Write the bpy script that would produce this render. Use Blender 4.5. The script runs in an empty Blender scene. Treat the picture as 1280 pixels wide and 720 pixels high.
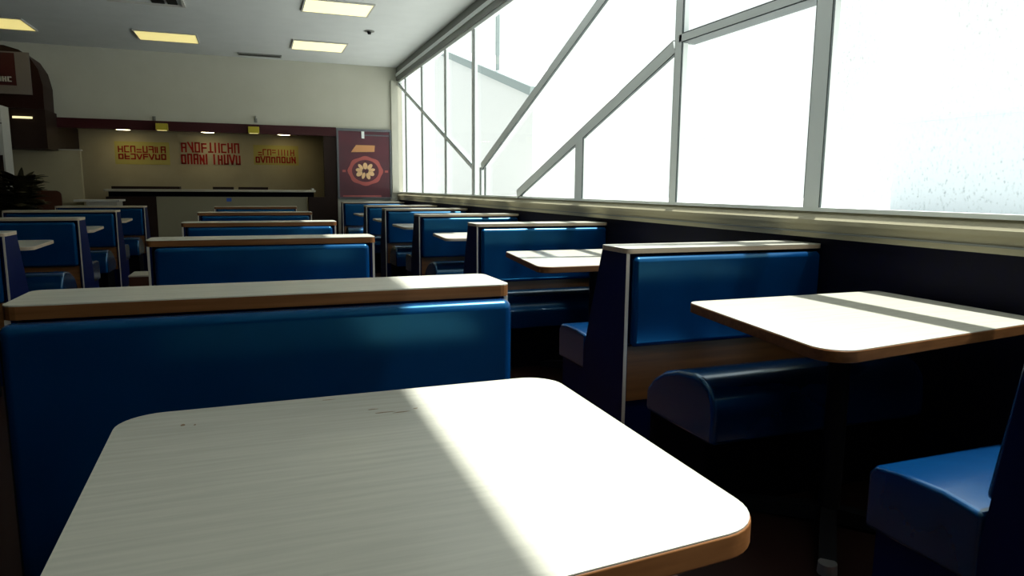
import bpy, bmesh, math, random
from mathutils import Vector, Matrix
random.seed(4)
C = bpy.context.scene.collection
SC = bpy.context.scene

# ---------------------------------------------------------------- camera
H = 1.1857
YAW, PITCH, ROLL, F = 0.35557, 0.14416, 0.00763, 858.63
fw = Vector((math.sin(YAW)*math.cos(PITCH), math.cos(YAW)*math.cos(PITCH), -math.sin(PITCH)))
rt = Vector((math.cos(YAW), -math.sin(YAW), 0)); up = rt.cross(fw)
c, s = math.cos(ROLL), math.sin(ROLL)
r2, u2 = c*rt + s*up, -s*rt + c*up
cam = bpy.data.objects.new('camera', bpy.data.cameras.new('camera')); C.objects.link(cam)
M = Matrix((r2, u2, -fw)).transposed().to_4x4(); M.translation = Vector((0, 0, H))
cam.matrix_world = M
cam.data.sensor_width = 36; cam.data.lens = F/1280*36; cam.data.clip_start = .02; cam.data.clip_end = 300
SC.camera = cam

# ---------------------------------------------------------------- light, exposure
SKY = 1.25
SUN = 10.0
SUNDIR = Vector((-.366, .03, -1.0))
world = bpy.data.worlds.new('world'); SC.world = world; world.use_nodes = True
bg = world.node_tree.nodes['Background']; bg.inputs[0].default_value = (.97, 1.0, .975, 1); bg.inputs[1].default_value = SKY
sun = bpy.data.lights.new('sun', 'SUN'); sun.energy = SUN; sun.angle = math.radians(.9); sun.color = (1, .985, .95)
so = bpy.data.objects.new('sun', sun); C.objects.link(so); so.location = (12, 6, 10)
so.rotation_euler = SUNDIR.to_track_quat('-Z', 'Y').to_euler()
SC.view_settings.view_transform = 'Standard'; SC.view_settings.look = 'None'
SC.view_settings.exposure = 0.0; SC.view_settings.gamma = 1; SC.view_settings.use_curve_mapping = False

# ---------------------------------------------------------------- materials
def mat(name, col, rough=.5, spec=.5, metal=0, noise=None, scale=8, stretch=(1, 1, 1), emit=None, bump=0, coat=0, coatr=.1):
    m = bpy.data.materials.new(name); m.use_nodes = True; nt = m.node_tree; b = nt.nodes['Principled BSDF']
    b.inputs['Base Color'].default_value = (*col, 1); b.inputs['Roughness'].default_value = rough
    b.inputs['Specular IOR Level'].default_value = spec; b.inputs['Metallic'].default_value = metal
    if coat: b.inputs['Coat Weight'].default_value = coat; b.inputs['Coat Roughness'].default_value = coatr
    if emit: b.inputs['Emission Color'].default_value = (*emit[0], 1); b.inputs['Emission Strength'].default_value = emit[1]
    if noise or bump:
        tc = nt.nodes.new('ShaderNodeTexCoord'); mp = nt.nodes.new('ShaderNodeMapping'); mp.inputs['Scale'].default_value = stretch
        nz = nt.nodes.new('ShaderNodeTexNoise'); nz.inputs['Scale'].default_value = scale; nz.inputs['Detail'].default_value = 6
        nt.links.new(tc.outputs['Object'], mp.inputs[0]); nt.links.new(mp.outputs[0], nz.inputs['Vector'])
        if noise:
            rp = nt.nodes.new('ShaderNodeValToRGB'); rp.color_ramp.elements[0].position = .35; rp.color_ramp.elements[1].position = .65
            rp.color_ramp.elements[0].color = (*noise, 1); rp.color_ramp.elements[1].color = (*col, 1)
            nt.links.new(nz.outputs['Fac'], rp.inputs[0]); nt.links.new(rp.outputs[0], b.inputs['Base Color'])
        if bump:
            bp = nt.nodes.new('ShaderNodeBump'); bp.inputs['Strength'].default_value = bump; bp.inputs['Distance'].default_value = .01
            nt.links.new(nz.outputs['Fac'], bp.inputs['Height']); nt.links.new(bp.outputs[0], b.inputs['Normal'])
    return m
VINYL = mat('blue_vinyl', (.0003, .029, .108), .24, 1.0, noise=(.0003, .024, .094), scale=5)
NAVY = mat('navy_laminate', (.0006, .006, .055), .45, .12)
LAM = mat('cream_laminate', (.56, .55, .46), .25, .5, noise=(.50, .49, .41), scale=14, stretch=(.35, 6, 6))
TAN = mat('pale_oak_edge', (.52, .42, .30), .45, .4, noise=(.44, .34, .23), scale=9, stretch=(.3, 8, 8))
EDGE = mat('oak_edge', (.20, .085, .028), .45, .2, noise=(.14, .055, .016), scale=9, stretch=(.3, 8, 8))
WOOD = mat('plywood_board', (.22, .085, .022), .5, .4, noise=(.15, .055, .014), scale=7, stretch=(.3, 6, 6))
CREAM = mat('cream_edge_band', (.55, .50, .42), .4, .4)
BLACK = mat('black_base', (.002, .002, .004), .8, .05)
STEEL = mat('worn_steel', (.5, .5, .48), .35, .5, metal=.8)
DARKM = mat('dark_metal', (.006, .006, .007), .6, .2)
CEIL = mat('ceiling_paint', (.66, .69, .68), .9, .1, noise=(.63, .66, .65), scale=3)
WALL = mat('cream_wall_paint', (.52, .52, .44), .85, .1, noise=(.49, .49, .41), scale=2)
BEIGE = mat('beige_recess_wall', (.42, .37, .24), .8, .1, noise=(.38, .33, .21), scale=2)
CFRONT = mat('olive_counter_front', (.24, .22, .15), .7, .15)
DWALL = mat('navy_dado', (.004, .004, .016), .6, .12, noise=(.005, .005, .012), scale=20)
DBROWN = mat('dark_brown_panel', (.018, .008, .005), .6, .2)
OFFW = mat('dim_back_wall', (.05, .045, .035), .9, .1)
FLOORM = mat('dark_red_brown_floor', (.018, .007, .005), .6, .12, noise=(.018, .007, .005), scale=6)
SILL = mat('beige_sill_paint', (.42, .39, .27), .5, .3, noise=(.36, .33, .22), scale=3, stretch=(2, .4, 2))
FRAME = mat('pale_grey_frame', (.84, .90, .88), .4, .4)
SEATV = mat('blue_seat_vinyl', (.0003, .027, .098), .26, 1.0, noise=(.0003, .022, .085), scale=5, coat=.9, coatr=.14)
SEATV.node_tree.nodes['Principled BSDF'].inputs['Specular Tint'].default_value = (.12, .62, 1, 1)
VINYL.node_tree.nodes['Principled BSDF'].inputs['IOR'].default_value = 1.5
VINYL.node_tree.nodes['Principled BSDF'].inputs['Specular Tint'].default_value = (.12, .62, 1, 1)
GASKET = mat('dark_gasket', (.09, .11, .11), .6, .2)
HEAD = mat('grey_header', (.20, .21, .19), .5, .3)
MAROON = mat('maroon_fascia', (.040, .003, .005), .5, .3)
POSTM = mat('maroon_poster', (.10, .018, .030), .35, .4, noise=(.075, .018, .028), scale=3)
PFRAME = mat('poster_frame_metal', (.10, .11, .12), .4, .5, metal=.3)
PINK = mat('faded_pink_print', (.42, .10, .09), .5, .3)
ORANGE = mat('tan_orange_print', (.62, .30, .12), .5, .3)
CREAMP = mat('pale_cream_print', (.80, .52, .27), .5, .3)
YEL = mat('olive_yellow_card', (.42, .36, .10), .6, .2)
RED = mat('red_print', (.30, .012, .008), .6, .2)
YLAMP = mat('yellow_plastic', (.45, .38, .03), .4, .4)
BROWN = mat('brown_wood', (.07, .022, .010), .5, .3)
PALE = mat('pale_laminate', (.45, .42, .34), .5, .3)
LEAF = mat('brown_green_leaf', (.030, .026, .010), .6, .2)
WHITEM = mat('white_panel', (.50, .50, .46), .6, .2)
CANOPY = mat('dark_canopy', (.016, .003, .002), .5, .2)
GREYM = mat('grey_board', (.16, .14, .13), .6, .2)
VENTM = mat('black_vent', (.01, .01, .01), .7, .2)
OUTW = mat('outdoor_white_render', (.78, .80, .79), .8, .1)
COPE = mat('outdoor_grey_coping', (.30, .36, .36), .6, .2)
HAZE = mat('hazed_far_wall', (.57, .63, .67), .9, .05)  # haze over the far building is put into this pale colour
PAVE = mat('pale_paving', (.80, .80, .78), .9, .1, noise=(.74, .74, .72), scale=.8)
BLUES = mat('blue_sticker', (.04, .10, .40), .5, .3)
SCUFF = mat('brown_scuff', (.22, .15, .09), .7, .1)
def lampmat(n, col, st):
    return mat(n, (.8, .8, .6), .5, .2, emit=(col, st))
LDIM = lampmat('diffuser_dim', (.80, .66, .22), .95)
LMID = lampmat('diffuser_mid', (1, .90, .48), 1.0)
LWARM = lampmat('diffuser_warm', (1, .86, .50), 14.0)

def glassmat(name, dirt, lo, hi, mk=.45):
    m = bpy.data.materials.new(name); m.use_nodes = True; nt = m.node_tree; nt.nodes.clear()
    N = nt.nodes.new; L = nt.links.new
    out = N('ShaderNodeOutputMaterial'); tr = N('ShaderNodeBsdfTransparent'); tr.inputs[0].default_value = (.97, .99, .985, 1)
    gl = N('ShaderNodeBsdfGlossy'); gl.inputs['Roughness'].default_value = .02
    mx = N('ShaderNodeMixShader'); mx.inputs[0].default_value = .04
    df = N('ShaderNodeBsdfDiffuse'); df.inputs[0].default_value = (.33, .40, .44, 1)
    mx2 = N('ShaderNodeMixShader')
    tc = N('ShaderNodeTexCoord'); mp = N('ShaderNodeMapping'); mp.inputs['Scale'].default_value = (1, 26, 10)
    nz = N('ShaderNodeTexNoise'); nz.inputs['Scale'].default_value = 3.5; nz.inputs['Detail'].default_value = 8; nz.inputs['Roughness'].default_value = .7
    big = N('ShaderNodeTexNoise'); big.inputs['Scale'].default_value = 1.1; big.inputs['Detail'].default_value = 2
    r1 = N('ShaderNodeMapRange'); r1.inputs[1].default_value = lo; r1.inputs[2].default_value = hi; r1.inputs[3].default_value = 0; r1.inputs[4].default_value = dirt
    r3 = N('ShaderNodeMapRange'); r3.inputs[1].default_value = mk; r3.inputs[2].default_value = mk+.17
    mu = N('ShaderNodeMath'); mu.operation = 'MULTIPLY'
    L(tc.outputs['Object'], mp.inputs[0]); L(mp.outputs[0], nz.inputs['Vector']); L(tc.outputs['Object'], big.inputs['Vector'])
    L(nz.outputs['Fac'], r1.inputs[0]); L(big.outputs['Fac'], r3.inputs[0]); L(r1.outputs[0], mu.inputs[0]); L(r3.outputs[0], mu.inputs[1])
    L(tr.outputs[0], mx.inputs[1]); L(gl.outputs[0], mx.inputs[2]); L(mx.outputs[0], mx2.inputs[1]); L(df.outputs[0], mx2.inputs[2])
    L(mu.outputs[0], mx2.inputs[0]); L(mx2.outputs[0], out.inputs[0])
    return m
GLASS = glassmat('dusty_glass', .10, .55, .78)
GLASSD = glassmat('streaked_glass', .6, .55, .76, .36)

# ---------------------------------------------------------------- helpers
def empty(name, label, cat, loc=(0, 0, 0), rz=0, group=None):
    o = bpy.data.objects.new(name, None); C.objects.link(o); o.empty_display_size = .1
    o.location = loc; o.rotation_euler.z = rz; o['label'] = label; o['category'] = cat
    if group: o['group'] = group
    return o
def tag(o, label, cat, group=None):
    o['label'] = label; o['category'] = cat
    if group: o['group'] = group
    return o
def link(name, bm, m, parent=None, bevel=0, seg=3, smooth=False, loc=None):
    bmesh.ops.recalc_face_normals(bm, faces=bm.faces[:])
    me = bpy.data.meshes.new(name); bm.to_mesh(me); bm.free()
    for mm in (m if isinstance(m, (list, tuple)) else [m]): me.materials.append(mm)
    o = bpy.data.objects.new(name, me); C.objects.link(o)
    if parent: o.parent = parent
    if loc: o.location = loc
    if smooth or bevel:
        for p in me.polygons: p.use_smooth = True
    if bevel:
        b = o.modifiers.new('bevel', 'BEVEL'); b.width = bevel; b.segments = seg; b.limit_method = 'ANGLE'; b.angle_limit = math.radians(40)
        b.harden_normals = True
    return o
def struct(name, bm, m, **k):
    o = link(name, bm, m, **k)
    o['kind'] = 'structure'; return o
def box(bm, x0, x1, y0, y1, z0, z1):
    vs = [bm.verts.new((x, y, z)) for x in (x0, x1) for y in (y0, y1) for z in (z0, z1)]
    for f in ((0, 1, 3, 2), (4, 6, 7, 5), (0, 4, 5, 1), (2, 3, 7, 6), (0, 2, 6, 4), (1, 5, 7, 3)): bm.faces.new([vs[i] for i in f])
def B(*a):
    bm = bmesh.new(); box(bm, *a); return bm
def prism(bm, pts, axis, a, b, mi=0):
    """extrude a 2-D outline along an axis; pts are the two other coordinates in order"""
    def P(p, t): return {0: (t, p[0], p[1]), 1: (p[0], t, p[1]), 2: (p[0], p[1], t)}[axis]
    A = [bm.verts.new(P(p, a)) for p in pts]; Bv = [bm.verts.new(P(p, b)) for p in pts]; n = len(pts)
    fs = [bm.faces.new(A), bm.faces.new(Bv[::-1])]
    fs += [bm.faces.new((A[i], A[(i+1) % n], Bv[(i+1) % n], Bv[i])) for i in range(n)]
    for f in fs: f.material_index = mi
    return bm
def rounded(corners, rad, n=8):
    """round the corners of a polygon; rad may be one number or a list"""
    out = []; k = len(corners)
    for i in range(k):
        p = Vector(corners[i]); a = Vector(corners[i-1]); b = Vector(corners[(i+1) % k]); r = rad[i] if isinstance(rad, (list, tuple)) else rad
        if r <= 0: out.append(tuple(p)); continue
        d1 = (a-p).normalized(); d2 = (b-p).normalized(); ang = d1.angle(d2); t = r/math.tan(ang/2)
        c0 = p + (d1+d2).normalized()*(r/math.sin(ang/2)); s0 = p+d1*t; s1 = p+d2*t
        v0 = s0-c0; v1 = s1-c0; a0 = math.atan2(v0.y, v0.x); a1 = math.atan2(v1.y, v1.x); d = (a1-a0+math.pi) % (2*math.pi)-math.pi
        for j in range(n+1):
            q = a0+d*j/n; out.append((c0.x+r*math.cos(q), c0.y+r*math.sin(q)))
    return out
def bar(bm, p0, p1, w, h, upv=(0, 0, 1)):
    """rectangular bar between two points: w across, h along upv"""
    p0, p1 = Vector(p0), Vector(p1); d = (p1-p0).normalized(); sx = d.cross(Vector(upv)).normalized(); sy = sx.cross(d)
    vs = [[bm.verts.new(p+sx*i*w/2+sy*j*h/2) for i, j in ((-1, -1), (1, -1), (1, 1), (-1, 1))] for p in (p0, p1)]
    bm.faces.new(vs[0]); bm.faces.new(vs[1][::-1])
    for i in range(4): bm.faces.new((vs[0][i], vs[0][(i+1) % 4], vs[1][(i+1) % 4], vs[1][i]))
def cyl(bm, x, y, z0, z1, r0, r1=None, n=24):
    r1 = r0 if r1 is None else r1
    A = [bm.verts.new((x+r0*math.cos(2*math.pi*i/n), y+r0*math.sin(2*math.pi*i/n), z0)) for i in range(n)]
    Bv = [bm.verts.new((x+r1*math.cos(2*math.pi*i/n), y+r1*math.sin(2*math.pi*i/n), z1)) for i in range(n)]
    bm.faces.new(A[::-1]); bm.faces.new(Bv)
    for i in range(n): bm.faces.new((A[i], A[(i+1) % n], Bv[(i+1) % n], Bv[i]))
def far(x, z, y):                       # a point seen on the far wall plane (y 13) moved to depth y along its sight line
    k = y/13.0; return x*k, H+(z-H)*k

# ================================================================ SETTING
XW = 2.543; ZC = 3.36; YF = 13.0
XL, YB = -5.0, -3.0
struct('floor', B(XL, XW+.08, YB, 15.2, -.1, 0), FLOORM)
YG = 6.2                                # nearer than this an added, unseen glazed roof lets the sun in
bm = bmesh.new(); box(bm, XL, XW+.08, YG, YF+.2, ZC, ZC+.12); box(bm, XL, 1.24, YB, YG, ZC, ZC+.12)
struct('ceiling', bm, CEIL)
struct('wall_left', B(XL-.12, XL, YB, 15.2, 0, ZC+.12), OFFW)
struct('wall_back', B(XL-.12, XW+.08, YB-.12, YB, 0, ZC+.12), OFFW)
struct('wall_right', B(XW, XW+.08, YB, YF+.2, 0, .96), DWALL)
# far wall with the serving recess
bm = bmesh.new()
box(bm, XL, XW+.08, YF, YF+.18, 2.245, ZC)
box(bm, 1.41, XW+.08, YF, YF+.18, 0, 2.245)
box(bm, XL, -3.75, YF, YF+.18, 0, 2.245)
struct('wall_far', bm, WALL)
struct('wall_recess', B(-3.0, 1.75, 14.6, 14.75, 0, 2.3), BEIGE)
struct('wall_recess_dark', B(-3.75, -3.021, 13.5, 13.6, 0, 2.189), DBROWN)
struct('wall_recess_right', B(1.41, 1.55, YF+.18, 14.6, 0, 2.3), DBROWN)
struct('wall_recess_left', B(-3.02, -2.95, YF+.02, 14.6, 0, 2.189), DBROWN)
struct('ceiling_recess', B(-3.75, 1.41, YF+.04, 14.6, 2.19, 2.25), BEIGE)
struct('wall_column_dark', B(1.19, 1.41, YF-.02, YF+.16, 0, 2.09), DBROWN)
struct('wall_low_dark', B(.90, 1.19, YF-.02, YF+.16, 0, 1.0), DBROWN)
fas = struct('trim_fascia', B(-3.75, 1.41, YF-.05, YF+.03, 2.09, 2.245), MAROON)
struct('wall_half', B(-3.75, -2.61, YF-.08, YF+.02, 0, 1.73), BEIGE)
struct('trim_cap', B(-3.75, -2.59, YF-.10, YF+.03, 1.731, 1.75), PALE)

# window sill ledge
bm = bmesh.new()
prism(bm, [(XW+.08, .962), (XW-.028, .962), (XW-.028, 1.045), (XW-.015, 1.06), (XW+.02, 1.085), (XW+.08, 1.085)], 1, YB, YF-.001)
struct('trim_sill', bm, SILL)
struct('trim_sill_bead', B(XW-.035, XW-.029, YB, YF-.01, .985, .993), HEAD)
struct('trim_sill_lip', B(XW-.040, XW-.029, YB, YF-.01, 1.028, 1.048), SILL)
# header
bm = bmesh.new(); box(bm, XW-.02, XW+.08, YG, YF-.001, 3.12, ZC-.001); struct('trim_header', bm, HEAD)
struct('trim_header_rail', B(XW-.035, XW-.021, YG, YF-.001, 3.20, 3.25), FRAME)
struct('trim_head_frame', B(XW-.0, XW+.05, YG, YF-.001, 3.075, 3.12), FRAME)
struct('trim_foot_frame', B(XW+.0, XW+.05, YB, YF-.001, 1.086, 1.105), FRAME)
struct('trim_corner_post', B(XW-.13, XW-.0, YF-.05, YF-.001, 1.09, 3.12), WALL)

ZT = 2.125   # transom height
mull = [-1.4, -.05, 1.24, 2.66, 3.865, 5.27, 8.27, 9.60, 11.05, 12.32]
def post(k, y, z0, z1, w=.05, d=.05):
    o = struct('trim_%d' % k, B(XW-.002, XW-.002+d, y-w/2, y+w/2, z0, z1), FRAME)
    for sgn in (-1, 1):
        a = y+sgn*w/2; b = a+sgn*.006
        g = struct('trim_gasket', B(XW-.001, XW+.010, min(a, b), max(a, b), z0, z1), GASKET, parent=o)
k = 1
for y in mull:
    post(k, y, 1.105, 1.64 if abs(y-5.27) < .1 else 3.075 if y > YG else 4.98, .08 if y == 8.27 else .13 if y == 5.27 else .095 if y == 2.66 else .068); k += 1
for y in (7.98, 7.80):
    post(k, y, 1.105, 1.43, .03); k += 1
def rail(k, y0, z0, y1, z1, w):
    bm = bmesh.new(); bar(bm, (XW+.022, y0, z0), (XW+.022, y1, z1), w, .05, (1, 0, 0)); o = struct('trim_%d' % k, bm, FRAME)
    d = Vector((0, y1-y0, z1-z0)).normalized(); n = Vector((0, -d.z, d.y))
    for sg in (-1, 1):
        bm = bmesh.new(); q = n*sg*(w/2+.004)
        bar(bm, Vector((XW+.010, y0, z0))+q, Vector((XW+.010, y1, z1))+q, .008, .020, (1, 0, 0)); struct('trim_gasket', bm, GASKET, parent=o)
o = struct('trim_%d' % k, B(XW-.002, XW+.115, YB, 3.86, ZT-.022, ZT+.022), FRAME); k += 1
for zz in (-.029, .0225): struct('trim_gasket', B(XW, XW+.112, YB, 3.86, ZT+zz, ZT+zz+.0065), GASKET, parent=o)
rail(k, 3.91, 2.085, 6.72, 1.125, .075); k += 1
rail(k, 3.865, 3.03, 7.93, 1.44, .075); k += 1
rail(k, 8.33, 1.45, 12.98, 3.07, .035); k += 1
# panes, one per bay
ys = [YB] + mull + [YF-.05]
for i in range(len(ys)-1):
    struct('window_%d' % (i+1), B(XW+.050, XW+.054, ys[i]+.002, min(ys[i+1]-.002, 1e9), 1.086, 3.12 if ys[i+1] > YG else 4.98), GLASSD if ys[i+1] in (2.66,) else GLASS)

# glazed roof added out of view, shaped to let the sun reach the tables
bm = bmesh.new(); prism(bm, [(1.20, 3.482), (1.20, 3.490), (XW+.08, 5.0), (XW+.08, 4.992)], 1, YB, YG); struct('window_12', bm, GLASS)
for j, yy in enumerate((YB, YG-.004)):
    bm = bmesh.new(); prism(bm, [(1.24, 3.481), (XW+.05, 3.481), (XW+.05, 4.95)], 1, yy, yy+.004); struct('window_%d' % (13+j), bm, GLASS)  # end panes closing the added roof
struct('trim_%d' % k, B(XW+.0, XW+.05, YB, YG, 4.99-.03, 4.99), FRAME); k += 1
# ================================================================ OUTDOORS
g = struct('ground', B(XW+.09, 90, -40, 90, -.15, -.05), PAVE)
nb = empty('neighbour_building', 'white rendered building outside with a sloping grey coping, seen through the far window panes', 'building', (6, 18, -.05))
bm = bmesh.new(); prism(bm, [(-3.0, 0), (6.2, 0), (6.2, 5.95), (-3.0, 3.36)], 0, .05, 3); link('wall', bm, OUTW, nb)
bm = bmesh.new(); bar(bm, (0, 6.3, 6.06), (0, -3.1, 3.42), .2, .14, (1, 0, 0)); link('coping', bm, COPE, nb)
link('mast', B(-.04, .04, -.68, -.60, 4.25, 7.2), COPE, nb)
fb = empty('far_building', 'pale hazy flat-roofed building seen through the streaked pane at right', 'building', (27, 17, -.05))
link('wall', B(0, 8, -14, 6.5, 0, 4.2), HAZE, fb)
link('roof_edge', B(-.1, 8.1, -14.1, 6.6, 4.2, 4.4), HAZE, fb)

# ================================================================ BOOTHS
SEATP = [(-.10, .27), (-.10, .365), (-.15, .42), (-.23, .470), (-.32, .500), (-.42, .512), (-.48, .505), (-.525, .480), (-.55, .44), (-.558, .38), (-.555, .27)]
def double_booth(label, x0, x1, y, zc, group, cw=.22, far_slope=True, near=True, farseat=True, ends=(1, 1), nd=.62, wide=0, edge=None, ct=.032, bw=.010):
    xm = (x0+x1)/2; hw = (x1-x0)/2
    r = empty('booth_bench', label, 'booth bench', (xm, y, 0), 0, group)
    zt = zc-ct; edge = edge or EDGE; fs = .17 if far_slope else .06
    e = .020
    xa = -hw+(e if ends[0] else 0); xb = hw-(e if ends[1] else 0)
    # body between the end panels
    bm = bmesh.new(); prism(bm, [(.035, .0), (.035, zt), (cw-.015, zt), (cw+fs*.62-.02, .60), (cw+fs-.02, .40), (cw+fs-.02, 0)], 0, xa+.001, xb-.001)
    link('back_frame', bm, NAVY, r)
    prof = [(0, 0), (0, zt), (cw, zt), (cw+fs*.62, .60), (cw+fs, .40), (cw+fs, 0)]
    for i, sg in ((0, -1), (1, 1)):
        if not ends[i]: continue
        a, b = (-hw, -hw+e) if sg < 0 else (hw-e, hw)
        bm = bmesh.new(); prism(bm, prof, 0, a, b); p = link('end_panel', bm, NAVY, r)
        bm = bmesh.new(); q0, q1 = (a-.0005, a+bw) if sg < 0 else (b-bw, b+.0005); box(bm, q0, q1, -.004, -.0002, 0.02, zt); link('edge_band', bm, CREAM, p)
    # cap: oak edged slab with a cream laminate face
    co = rounded([(-hw-.006, -.012), (hw+.006, -.012), (hw+.006, cw+.008), (-hw-.006, cw+.008)], [.028]*4, 4)
    bm = bmesh.new(); prism(bm, co, 2, zt+.0005, zc-.003); cp = link('cap', bm, edge, r)
    bm = bmesh.new(); prism(bm, co, 2, zc-.003, zc); link('laminate_top', bm, LAM, cp)
    # upholstered backrests
    bx0, bx1 = (-hw-.004, hw-.002) if wide == 2 else (xa+.008, xb-.008)
    bm = bmesh.new(); box(bm, bx0, bx1, -.056 if wide == 2 else -.028, -.006 if wide == 2 else .034, .50 if not wide else .30, zt-(.012 if not wide else .003)); link('backrest', bm, VINYL, r, bevel=.026 if wide < 2 else .024, seg=6)
    if not wide: link('back_board', B(bx0, bx1, .016, .0345, .25, .498), WOOD, r)
    bm = bmesh.new(); d = Vector((0, fs*.62, -(zt-.60))).normalized()
    prism(bm, [(cw-.010, zt-.015), (cw+.028, zt-.02), (cw+fs*.9+.03, .50), (cw+fs*.8-.02, .50)], 0, bx0, bx1)
    link('backrest', bm, VINYL, r, bevel=.018, seg=4)
    if near:
        q = nd/.62
        bm = bmesh.new(); prism(bm, [(a*q-.09*0-.07*(1 if q == 1 else .3), b) for a, b in SEATP], 0, -hw+.012, hw-.012); link('seat', bm, SEATV, r, bevel=.022, seg=4)
        bm = bmesh.new(); box(bm, -hw+.03, hw-.03, -.56*q, -.19*q, .0, .268); link('seat_base', bm, BLACK, r)
    if farseat:
        y0 = cw+fs+.002; y1 = y0+.31
        bm = bmesh.new(); prism(bm, [(y0, .30), (y0, .475), (y0+.10, .488), (y0+.22, .487), (y1-.02, .478), (y1, .45), (y1, .30)], 0, -hw+.006, hw-.006)
        link('seat', bm, SEATV, r, bevel=.014, seg=3)
        link('seat_base', B(-hw+.02, hw-.02, y0, y1-.03, 0, .298), NAVY, r)
    return r

def table(label, corners, group, rad=.06, zt=.76, th=.036, name='dining_table', colxy=None, foot=0):
    cx = sum(p[0] for p in corners)/4; cy = sum(p[1] for p in corners)/4
    r = empty(name, label, 'table', (cx, cy, 0), 0, group)
    loc = [(x-cx, y-cy) for x, y in corners]
    o = rounded(loc, rad, 8)
    bm = bmesh.new(); prism(bm, o, 2, zt-th, zt-.002); t = link('table_edge', bm, TAN if th < .03 else EDGE, r, bevel=.003, seg=2)
    o2 = [(x*.996, y*.996) for x, y in o]
    bm = bmesh.new(); prism(bm, o2, 2, zt-.0019, zt); lt = link('tabletop', bm, LAM, r)
    px, py = colxy or (0, 0)
    bm = bmesh.new(); cyl(bm, px, py, .05, zt-th-.012, .036); link('pedestal', bm, DARKM, r, smooth=False)
    link('mounting_plate', B(px-.16, px+.16, py-.14, py+.14, zt-th-.012, zt-th-.0005), DARKM, r)
    for i in range(4):
        a = math.pi/4+i*math.pi/2+foot
        bm = bmesh.new(); L = .36
        prism(bm, [(.03, .015), (.03, .07), (L-.03, .038), (L, .03), (L, .0), (L-.05, .0)], 1, -.026, .026)
        bmesh.ops.rotate(bm, verts=bm.verts, matrix=Matrix.Rotation(a, 3, 'Z')); bmesh.ops.translate(bm, verts=bm.verts, vec=(px, py, 0))
        ft = link('foot', bm, DARKM, r)
        if foot and i == 2:
            q = Vector((math.cos(a), math.sin(a)))*(.36); bm = bmesh.new(); cyl(bm, px+q.x, py+q.y, 0, .035, .03, .028, 16); link('steel_cap', bm, STEEL, ft)['label'] = 'worn steel foot cap'
    return r, lt

GM, GR, GLf = 'booth benches in the middle row', 'booth benches along the window wall', 'booth benches in the left row'
GT = 'laminate tables between the booths'
# middle row
double_booth('blue vinyl booth bench with long oak edged cap directly behind the nearest table', -.505, .617, 1.70, .935, GM, wide=2)
double_booth('second blue booth bench of the middle row, its cap just above the nearest booth cap', -.500, .585, 3.70, .925, GM, wide=1)
double_booth('third blue booth bench of the middle row, showing a narrow strip of blue back', -.520, .590, 5.62, .915, GM, wide=1)
double_booth('fourth blue booth bench of the middle row, smaller strip in front of the counter', -.570, .570, 7.85, .912, GM, wide=1)
double_booth('farthest blue booth bench of the middle row, right in front of the beige counter', -.52, .53, 10.05, .912, GM, wide=1)
# window row
RX = XW-.004
double_booth('booth bench at lower right edge, only its seat and navy end panel showing', 1.48, RX, .70, .934, GR, ends=(1, 0), near=False, far_slope=False, edge=TAN, ct=.022)
double_booth('nearest window booth with navy end panel and sunlit rounded seat behind the large right table', 1.48, RX, 2.58, .934, GR, ends=(1, 0), bw=.015, edge=TAN, ct=.022)
double_booth('second booth bench along the window sill, blue back behind a white table', 1.485, RX, 4.74, .930, GR, ends=(1, 0), edge=TAN, ct=.022)
double_booth('third booth bench along the window, behind the short white table', 1.49, RX, 6.65, .925, GR, ends=(1, 0), edge=TAN, ct=.022)
double_booth('fourth booth bench along the window, half hidden by the one in front', 1.485, RX, 8.50, .925, GR, ends=(1, 0), farseat=False, edge=TAN, ct=.022)
double_booth('fifth booth bench along the window, thin slice left of the fourth', 1.485, RX, 10.05, .925, GR, ends=(1, 0), nd=.5, edge=TAN, ct=.022)
double_booth('last booth bench of the window row, under the maroon poster', 1.43, RX, 12.45, .925, GR, ends=(1, 0), far_slope=False, farseat=False, edge=TAN, ct=.022)
# left row
double_booth('booth bench cut by the left picture edge, only its blue end showing', -2.50, -1.365, 4.72, .91, GLf, edge=TAN, ct=.022)
double_booth('left row booth bench with teal lit back behind the nearest left table', -2.52, -1.41, 6.75, .91, GLf, edge=TAN, ct=.022)
double_booth('left row booth bench, middle one of the three whose end panels show', -2.53, -1.46, 8.75, .91, GLf, edge=TAN, ct=.022)
double_booth('farthest left row booth bench, beside the pale cabinet', -2.50, -1.44, 10.70, .905, GLf, farseat=False, edge=TAN, ct=.022)
# tables
t, lt = table('large cream laminate table in the foreground with a hard edge of sunlight across it',
      [(-.235, .60), (.612, .665), (.618, 1.413), (-.257, 1.409)], GT, rad=[.07, .08, .075, .075])
def scuff(parent, x, y, w, h, n):
    bm = bmesh.new(); pts = []
    for i in range(n):
        a = 2*math.pi*i/n; q = random.uniform(.5, 1); pts.append((x+w*q*math.cos(a), y+h*q*math.sin(a)))
    prism(bm, pts, 2, .7601, .7603); o = link('scuff_mark', bm, SCUFF, parent); o['label'] = 'small brown scuff'; return o
cx0 = sum(p for p in (-.235, .612, .618, -.257))/4; cy0 = (.60+.665+1.413+1.409)/4
for (x, y, w, h) in ((-.14, 1.318, .006, .007), (-.12, 1.312, .003, .004), (.215, 1.27, .022, .003), (.245, 1.262, .02, .003), (.195, 1.295, .012, .0025), (.275, 1.275, .006, .003), (.12, 1.385, .015, .002)):
    scuff(t, x-cx0, y-cy0, w, h, 9)
table('cream table by the window at right, bright with sunlight', [(1.41, 1.36), (2.49, 1.50), (2.50, 2.205), (1.535, 2.205)], GT, rad=[.08, .02, .02, .05], colxy=(-.10, -.03), foot=.001)
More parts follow.
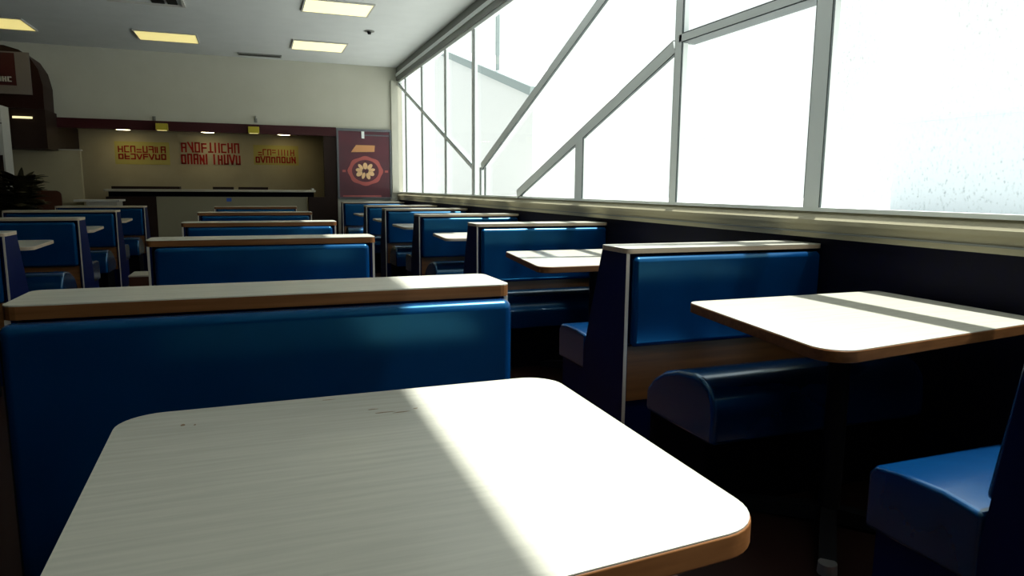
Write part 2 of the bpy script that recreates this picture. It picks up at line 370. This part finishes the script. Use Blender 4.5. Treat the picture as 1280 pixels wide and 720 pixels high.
table('cream table by the window in front of the second window booth', [(1.44, 3.44), (RX-.006, 3.44), (RX-.006, 4.38), (1.58, 4.40)], GT, rad=[.07, .02, .02, .05])
table('small cream table sliver by the window before the third window booth', [(1.50, 5.66), (RX-.006, 5.66), (RX-.006, 6.40), (1.56, 6.40)], GT, th=.026)
table('thin cream table sliver by the window before the fourth window booth', [(1.49, 7.36), (RX-.006, 7.36), (RX-.006, 8.12), (1.49, 8.12)], GT, th=.026)
table('tiny cream table sliver by the window before the fifth window booth', [(1.50, 9.02), (RX-.006, 9.02), (RX-.006, 9.62), (1.50, 9.62)], GT, th=.026)
table('tiny bright table under the maroon poster, farthest of the window row', [(1.50, 10.78), (RX-.006, 10.78), (RX-.006, 11.62), (1.50, 11.62)], GT, th=.026)
table('cream table at left edge in front of the teal lit booth back', [(-2.4, 5.60), (-1.46, 5.60), (-1.49, 6.30), (-2.4, 6.30)], GT, th=.026)
table('small cream table in the left row before the middle booth end', [(-2.4, 7.55), (-1.47, 7.55), (-1.51, 8.32), (-2.4, 8.32)], GT, th=.026)
table('farthest small cream table of the left row', [(-2.4, 9.45), (-1.49, 9.45), (-1.52, 10.22), (-2.4, 10.22)], GT, th=.026)
for y0, n in ((2.62, 'first'), (4.55, 'second'), (6.55, 'third'), (8.85, 'fourth')):
    table('cream middle row table hidden behind the %s booth cap' % n, [(-.30, y0), (.55, y0), (.55, y0+.62), (-.30, y0+.62)], GT)

# ================================================================ CEILING FIXTURES
def ceiling_light(label, x0, x1, y0, y1, m):
    r = empty('ceiling_light', label, 'ceiling light', ((x0+x1)/2, (y0+y1)/2, ZC), 0, 'fluorescent ceiling panels')
    w, d = (x1-x0)/2, (y1-y0)/2
    bm = bmesh.new()
    for a in ((-w, w, -d, -d+.02), (-w, w, d-.02, d), (-w, -w+.02, -d+.02, d-.02), (w-.02, w, -d+.02, d-.02)): box(bm, *a, -.02, -.0005)
    link('frame', bm, WHITEM, r); link('diffuser', B(-w+.02, w-.02, -d+.02, d-.02, -.014, -.001), m, r)
ceiling_light('yellowish ceiling light panel cut by the left picture edge', -3.70, -2.80, 11.15, 11.92, LDIM)
ceiling_light('yellow ceiling light panel left of centre, above the dark end of the wall', -1.53, -.70, 11.30, 11.98, LDIM)
ceiling_light('bright ceiling light panel at the top picture edge, nearest one', .63, 1.45, 8.68, 9.32, LMID)
ceiling_light('ceiling light panel behind the nearest one, close to the far wall', .62, 1.43, 11.12, 11.85, LMID)
v = empty('ceiling_vent', 'long narrow dark slot vent near the far wall', 'ceiling vent', (.17, 12.62, ZC))
bm = bmesh.new()
for a in ((-.34, .34, -.09, -.075), (-.34, .34, .075, .09), (-.34, -.325, -.075, .075), (.325, .34, -.075, .075)): box(bm, *a, -.02, -.0005)
link('frame', bm, HEAD, v); link('louvre', B(-.325, .325, -.075, .075, -.012, -.001), VENTM, v)
v = empty('air_diffuser', 'square ceiling air diffuser with black openings at the top picture edge', 'ceiling vent', (-1.12, 9.32, ZC))
bm = bmesh.new()
for a in ((-.42, .42, -.32, -.29), (-.42, .42, .29, .32), (-.42, -.39, -.29, .29), (.39, .42, -.29, .29)): box(bm, *a, -.025, -.0005)
link('frame', bm, WHITEM, v)
for xx0, xx1 in ((-.36, -.28), (.06, .20), (.23, .34)):
    link('opening', B(xx0, xx1, -.28, .24, -.018, -.001), VENTM, v)
link('core_panel', B(-.26, .04, -.28, .24, -.015, -.001), CEIL, v)
v = empty('sprinkler_head', 'small dark sprinkler head on the ceiling', 'sprinkler', (1.60, 10.15, ZC))
bm = bmesh.new(); cyl(bm, 0, 0, -.012, -.0005, .07); link('rose', bm, HEAD, v)
bm = bmesh.new(); cyl(bm, 0, 0, -.045, -.012, .022, .03); link('nozzle', bm, DARKM, v)

# ================================================================ FAR WALL THINGS
# poster board
p = empty('framed_poster', 'tall maroon poster in grey frame with ring emblem beside the window corner', 'poster', (1.905, YF-.001, .98))
W2, HP = .492, 1.255
link('poster_panel', B(-W2+.03, W2-.03, -.030, -.004, .02, HP-.03), POSTM, p)
bm = bmesh.new()
for a in ((-W2, -W2+.035, 0, HP), (W2-.02, W2, 0, HP), (-W2+.035, W2-.02, HP-.045, HP), (-W2+.035, W2-.02, 0, .02)): box(bm, a[0], a[1], -.05, -.001, a[2], a[3])
link('frame', bm, PFRAME, p)
link('rail', B(-.02, W2-.02, -.046, -.031, HP-.12, HP-.10), PFRAME, p)
link('clip', B(-.045, .005, -.052, -.031, HP-.17, HP-.045), FRAME, p)
bm = bmesh.new(); prism(bm, [(-.24, .835), (.185, .850), (.195, .965), (-.145, .965)], 1, -.036, -.031); link('text_band', bm, ORANGE, p)
bm = bmesh.new()                                 # the ring: scalloped, wider than tall
n = 48; cz = .50; cxr = .015
A, Bq = [], []
for i in range(n):
    a = 2*math.pi*i/n; w = 1+.035*math.cos(8*a)
    A.append(((.315*w)*math.cos(a)+cxr, (.262*w)*math.sin(a)+cz)); Bq.append((.245*math.cos(a)+cxr, .200*math.sin(a)+cz))
def vv(q, y): return bm.verts.new((q[0], y, q[1]))
rows = [[vv(q, y) for q in L] for L, y in ((A, -.0311), (A, -.036), (Bq, -.036), (Bq, -.0311))]
for i in range(n):
    j = (i+1) % n
    for t in range(4): bm.faces.new((rows[t][i], rows[t][j], rows[(t+1) % 4][j], rows[(t+1) % 4][i]))
link('emblem_ring', bm, PINK, p)
bm = bmesh.new()
for q in range(9):
    an = q*2*math.pi/9+.2; dd = .105+.012*(q % 2); x, z, rx, rz = dd*1.12*math.cos(an), dd*.86*math.sin(an), .062, .030+.006*(q % 3)
    pts = []
    for i in range(10):
        a = 2*math.pi*i/10; u, w = rx*math.cos(a), rz*math.sin(a)
        pts.append((x+cxr+u*math.cos(an)-w*math.sin(an), z+cz+u*math.sin(an)+w*math.cos(an)))
    prism(bm, pts, 1, -.037, -.031)
link('emblem_petals', bm, CREAMP, p)
bm = bmesh.new(); box(bm, -.40, -.34, -.034, -.031, .475, .515); box(bm, .37, .43, -.034, -.031, .475, .515); link('side_mark', bm, PINK, p)
link('bottom_strip', B(-.40, .30, -.034, -.031, .03, .055), PINK, p)

# three signs on the recess wall: rows of letter-like strokes too blurred to read
def strokes(bm, x, z, w, h, code, t, y=-.012):
    """one letter-like mark in a cell: bits pick the strokes"""
    y1 = -.0065
    segs = {'l': (x, x+t, z, z+h), 'r': (x+w-t, x+w, z, z+h), 't': (x, x+w, z+h-t, z+h), 'm': (x, x+w, z+h/2-t/2, z+h/2+t/2), 'b': (x, x+w, z, z+t), 'c': (x+w/2-t/2, x+w/2+t/2, z, z+h)}
    for ch in code:
        if ch in segs: a = segs[ch]; box(bm, a[0], a[1], y, y1, a[2], a[3])
        if ch == 'v': bar(bm, (x, (y+y1)/2, z+h), (x+w/2, (y+y1)/2, z), t, .005, (0, 1, 0)); bar(bm, (x+w, (y+y1)/2, z+h), (x+w/2, (y+y1)/2, z), t, .005, (0, 1, 0))
        if ch == 'd': bar(bm, (x, (y+y1)/2, z+h), (x+w, (y+y1)/2, z), t, .005, (0, 1, 0))
def sign(label, xa, xb, za, zb, card, lines):
    ya = 14.599
    x0, z0 = far(xa, za, ya); x1, z1 = far(xb, zb, ya)
    r = empty('menu_sign', label, 'sign', ((x0+x1)/2, ya, z0), 0, 'lettered signs over the counter')
    w = (x1-x0)/2; h = z1-z0
    link('card', B(-w, w, -.006, -.0005, 0, h), card, r)
    for (fx0, fx1, fz0, fz1, codes, t) in lines:
        bm = bmesh.new(); n = len(codes); a = -w+2*w*fx0; cw = 2*w*(fx1-fx0)/n
        for i, cd in enumerate(codes): strokes(bm, a+i*cw, h*fz0, cw*.84, h*(fz1-fz0)*(1 if i % 3 else .92), cd, t)
        link('lettering', bm, RED, r)
sign('leftmost of the three signs, yellow card with two dark red lines', -2.13, -1.32, 1.53, 1.90, YEL,
     [(.06, .95, .52, .82, ['lrm', 'ltb', 'lrt', 'mb', 'lrb', 'rtm', 'lc', 'lrtm'], .022), (.06, .95, .22, .48, ['lrtb', 'lmb', 'rtb', 'v', 'ltm', 'v', 'lrb', 'lrtb'], .024)])
sign('widest sign in the middle with two bold red lines', -1.16, -.19, 1.54, 1.935, BEIGE,
     [(.02, .98, .52, .96, ['ltrm', 'rd', 'lrtb', 'ltm', 'cb', 'lr', 'ltb', 'lrm', 'lrt'], .030), (.01, .99, .02, .47, ['lrtb', 'lrt', 'ltrm', 'lrd', 'l', 'c', 'lrm', 'lrb', 'v', 'lrb'], .032)])
sign('rightmost and smallest lettered sign, yellow card with red lower line', .0, .75, 1.56, 1.90, YEL,
     [(.10, .92, .48, .80, ['mb', 'lt', 'lrt', 'mt', 'c', 'lr', 'c', 'lrm'], .018), (.04, .95, .10, .44, ['lrtb', 'v', 'lrt', 'ltr', 'lrt', 'lrtb', 'lrb', 'lrd'], .026)])

# counter in the recess
ct = empty('service_counter', 'beige service counter with a long pale top across the recess', 'counter', (-.62, YF+.22, 0))
link('counter_front', B(-.95, 1.49, -.18, .35, .0, 1.0), CFRONT, ct)
link('dark_end', B(-1.70, -.951, -.16, .35, .0, 1.0), DBROWN, ct)
link('dark_band', B(-1.66, 1.62, -.14, .35, 1.001, 1.085), BLACK, ct)  # black band between counter front and top
bm = bmesh.new(); prism(bm, rounded([(-1.72, -.22), (1.65, -.22), (1.65, .40), (-1.72, .40)], .04, 5), 2, 1.086, 1.125); link('counter_top', bm, PALE, ct, bevel=.008)
o = link('sticker', B(.145, .225, -.184, -.1805, .92, .98), BLUES, ct); o['label'] = 'small blue sticker'
for x0, x1, lb in ((-2.62, -1.42, 'long dark tray at the left end of the counter'), (-.70, -.36, 'short dark tray at the middle of the counter'), (-.28, .22, 'dark tray right of the middle on the counter')):
    r = empty('serving_tray', lb, 'tray', ((x0+x1)/2, YF+.45, 1.1255), 0, 'dark trays on the counter')
    if x0 < -2: r.location.x = -1.75; w = .52
    else: w = (x1-x0)/2
    link('tray_base', B(-w, w, -.14, .14, 0, .012), DBROWN, r)
    bm = bmesh.new()
    for a in ((-w, w, -.14, -.13), (-w, w, .13, .14), (-w, -w+.01, -.13, .13), (w-.01, w, -.13, .13)): box(bm, *a, .012, .045)
    link('rim', bm, DBROWN, r)
r = empty('counter_knob', 'small bright knob at the right end of the counter top', 'knob', (.97, YF+.05, 1.1255))
bm = bmesh.new(); cyl(bm, 0, 0, 0, .03, .035, .03); link('knob_body', bm, WHITEM, r)
# lamps in the recess
for i, (x, lb) in enumerate(((-2.0, 'dim round lamp in the recess ceiling, leftmost'), (-.72, 'round lamp in the recess ceiling above the middle sign'), (.52, 'round lamp in the recess ceiling, rightmost'))):
    r = empty('recess_lamp', lb, 'ceiling lamp', (x*1.08, 14.15, 2.19), 0, 'round lamps in the recess ceiling')
    bm = bmesh.new(); cyl(bm, 0, 0, -.02, -.0005, .13); link('rim', bm, WHITEM, r)
    bm = bmesh.new(); cyl(bm, 0, 0, -.024, -.0205, .11); link('lens', bm, LWARM, r)
for x, lb in ((-1.40, 'yellow box spotlight on the maroon fascia, left one'), (.02, 'yellow box spotlight on the maroon fascia, right one')):
    r = empty('box_spotlight', lb, 'spotlight', (x, YF-.051, 2.17), 0, 'yellow spotlights on the fascia')
    bm = bmesh.new(); prism(bm, [(0, .03), (-.10, .03), (-.13, -.08), (0, -.08)], 0, -.09, .09); link('housing', bm, YLAMP, r, bevel=.008)
    link('lens', B(-.07, .07, -.11, -.02, -.085, -.0801), LDIM, r)
for x, z, lb in ((.06, 2.30, 'small dark hook on the far wall above the right spotlight'), (-1.52, 2.27, 'faint small hook on the far wall above the left spotlight')):
    r = empty('wall_hook', lb, 'hook', (x, YF-.001, z), 0, 'hooks on the far wall')
    link('plate', B(-.025, .025, -.008, 0, -.02, .05), HEAD, r)
    link('pin', B(-.008, .008, -.05, -.008, .0, .09 if x > 0 else .04), HEAD, r)

# menu board canopy at left
mb = empty('menu_canopy', 'dark maroon rounded canopy with a menu board hanging at the left edge', 'canopy', (-3.4, 12.3, 1.70))
out = [(-.9, .62), (.50, .60), (.505, .95), (.46, 1.18), (.37, 1.34), (.24, 1.44), (.06, 1.49), (-.9, 1.50)]
bm = bmesh.new(); prism(bm, out, 1, 0, .55); link('canopy_body', bm, CANOPY, mb)
link('soffit', B(-.9, .50, .02, .68, .02, .60), DBROWN, mb)
link('menu_panel', B(-.70, .37, -.03, -.001, .80, 1.40), GREYM, mb)
o = link('menu_image', B(-.68, .19, -.036, -.031, .92, 1.38), MAROON, mb)
bm = bmesh.new()
for i in range(5): strokes(bm, -.16+i*.062, .97, .045, .07, ['lb', 'ltm', 'lrt', 'lrm', 'ltb'][i], .012, y=-.043); 
bmesh.ops.translate(bm, verts=bm.verts, vec=(0, -.030, 0)); link('lettering', bm, WHITEM, mb)
link('lens', B(.09, .34, -.012, -.001, .455, .485), LMID, mb)
wc = empty('wall_cabinet', 'pale upright cabinet at the left picture edge under the canopy', 'cabinet', (-3.72, 11.9, 0))
link('cabinet_body', B(-.35, .38, 0, .35, 0, 2.30), WHITEM, wc); link('shelf_line', B(-.351, .381, -.002, -.0001, 2.04, 2.055), DBROWN, wc)
link('lower_door', B(-.33, .36, -.02, -.0005, .10, 1.60), DBROWN, wc)

# low pale cabinet, chair back, plant, floor box
r = empty('side_cabinet', 'low pale topped cabinet at the left end of the counter', 'cabinet', (-2.25, 12.62, 0))
link('cabinet_body', B(-.22, .20, -.25, .25, 0, .93), PALE, r); link('cabinet_top', B(-.38, .24, -.28, .28, .931, .96), WHITEM, r)
r = empty('wooden_chair', 'brown wooden chair with a rounded back at the half wall', 'chair', (-2.86, 12.25, 0))
bm = bmesh.new(); prism(bm, rounded([(-.19, .74), (.14, .74), (.14, 1.10), (-.19, 1.10)], [.01, .01, .07, .07], 5), 1, -.2, -.17); link('backrest', bm, BROWN, r)
link('seat', B(-.2, .18, -.17, .2, .42, .45), BROWN, r)
for sx in (-.18, .13):
    for sy in (-.165, .16): link('leg', B(sx, sx+.035, sy, sy+.035, 0, .4195), BROWN, r)
    link('back_post', B(sx, sx+.03, -.165, -.14, .451, .76), BROWN, r)
pl = empty('potted_plant', 'dark brownish potted plant with broad leaves by the left edge', 'plant', (-3.06, 11.45, 0))
bm = bmesh.new(); cyl(bm, 0, 0, 0, .42, .17, .23); link('pot', bm, DBROWN, pl)
bm = bmesh.new(); cyl(bm, 0, 0, .42, 1.2, .025, .018, 8); link('stem', bm, BROWN, pl)
bm = bmesh.new(); random.seed(9)
def leaf(bm, base, d, L, w):
    d = d.normalized(); sx = d.cross(Vector((0, 0, 1)))
    if sx.length < .1: sx = Vector((1, 0, 0))
    sx.normalize(); nn = sx.cross(d); prev = None
    for i in range(7):
        t = i/6; wd = w*math.sin(math.pi*min(1, t*.92+.06))**.8; p0 = base+d*L*t-Vector((0, 0, 1))*L*.25*t*t
        ring = [bm.verts.new(p0+sx*wd), bm.verts.new(p0+nn*wd*.22), bm.verts.new(p0-sx*wd), bm.verts.new(p0-nn*.004)]
        if prev:
            for j in range(4): bm.faces.new((prev[j], prev[(j+1) % 4], ring[(j+1) % 4], ring[j]))
        else: bm.faces.new(ring)
        prev = ring
    bm.faces.new(prev[::-1])
for i in range(240):
    a = random.uniform(0, 2*math.pi); z = random.uniform(.6, 1.22); q = random.uniform(.15, .95)
    leaf(bm, Vector((0, 0, z)), Vector((math.cos(a), .6*math.sin(a), q)), random.uniform(.24, .40), random.uniform(.06, .10))
leaf(bm, Vector((-.02, 0, 1.05)), Vector((.10, 0, 1)), .50, .04)
leaf(bm, Vector((-.1, 0, 1.05)), Vector((-.35, 0, 1)), .50, .08)
leaf(bm, Vector((.12, 0, .95)), Vector((.18, 0, 1)), .44, .09)
link('foliage', bm, LEAF, pl)
r = empty('floor_box', 'low wooden box with pale top on the floor of the left aisle', 'box', (-1.12, 8.35, 0))
link('box_body', B(-.17, .17, -.2, .2, 0, .225), BROWN, r); link('lid', B(-.175, .175, -.205, .205, .2255, .24), PALE, r)
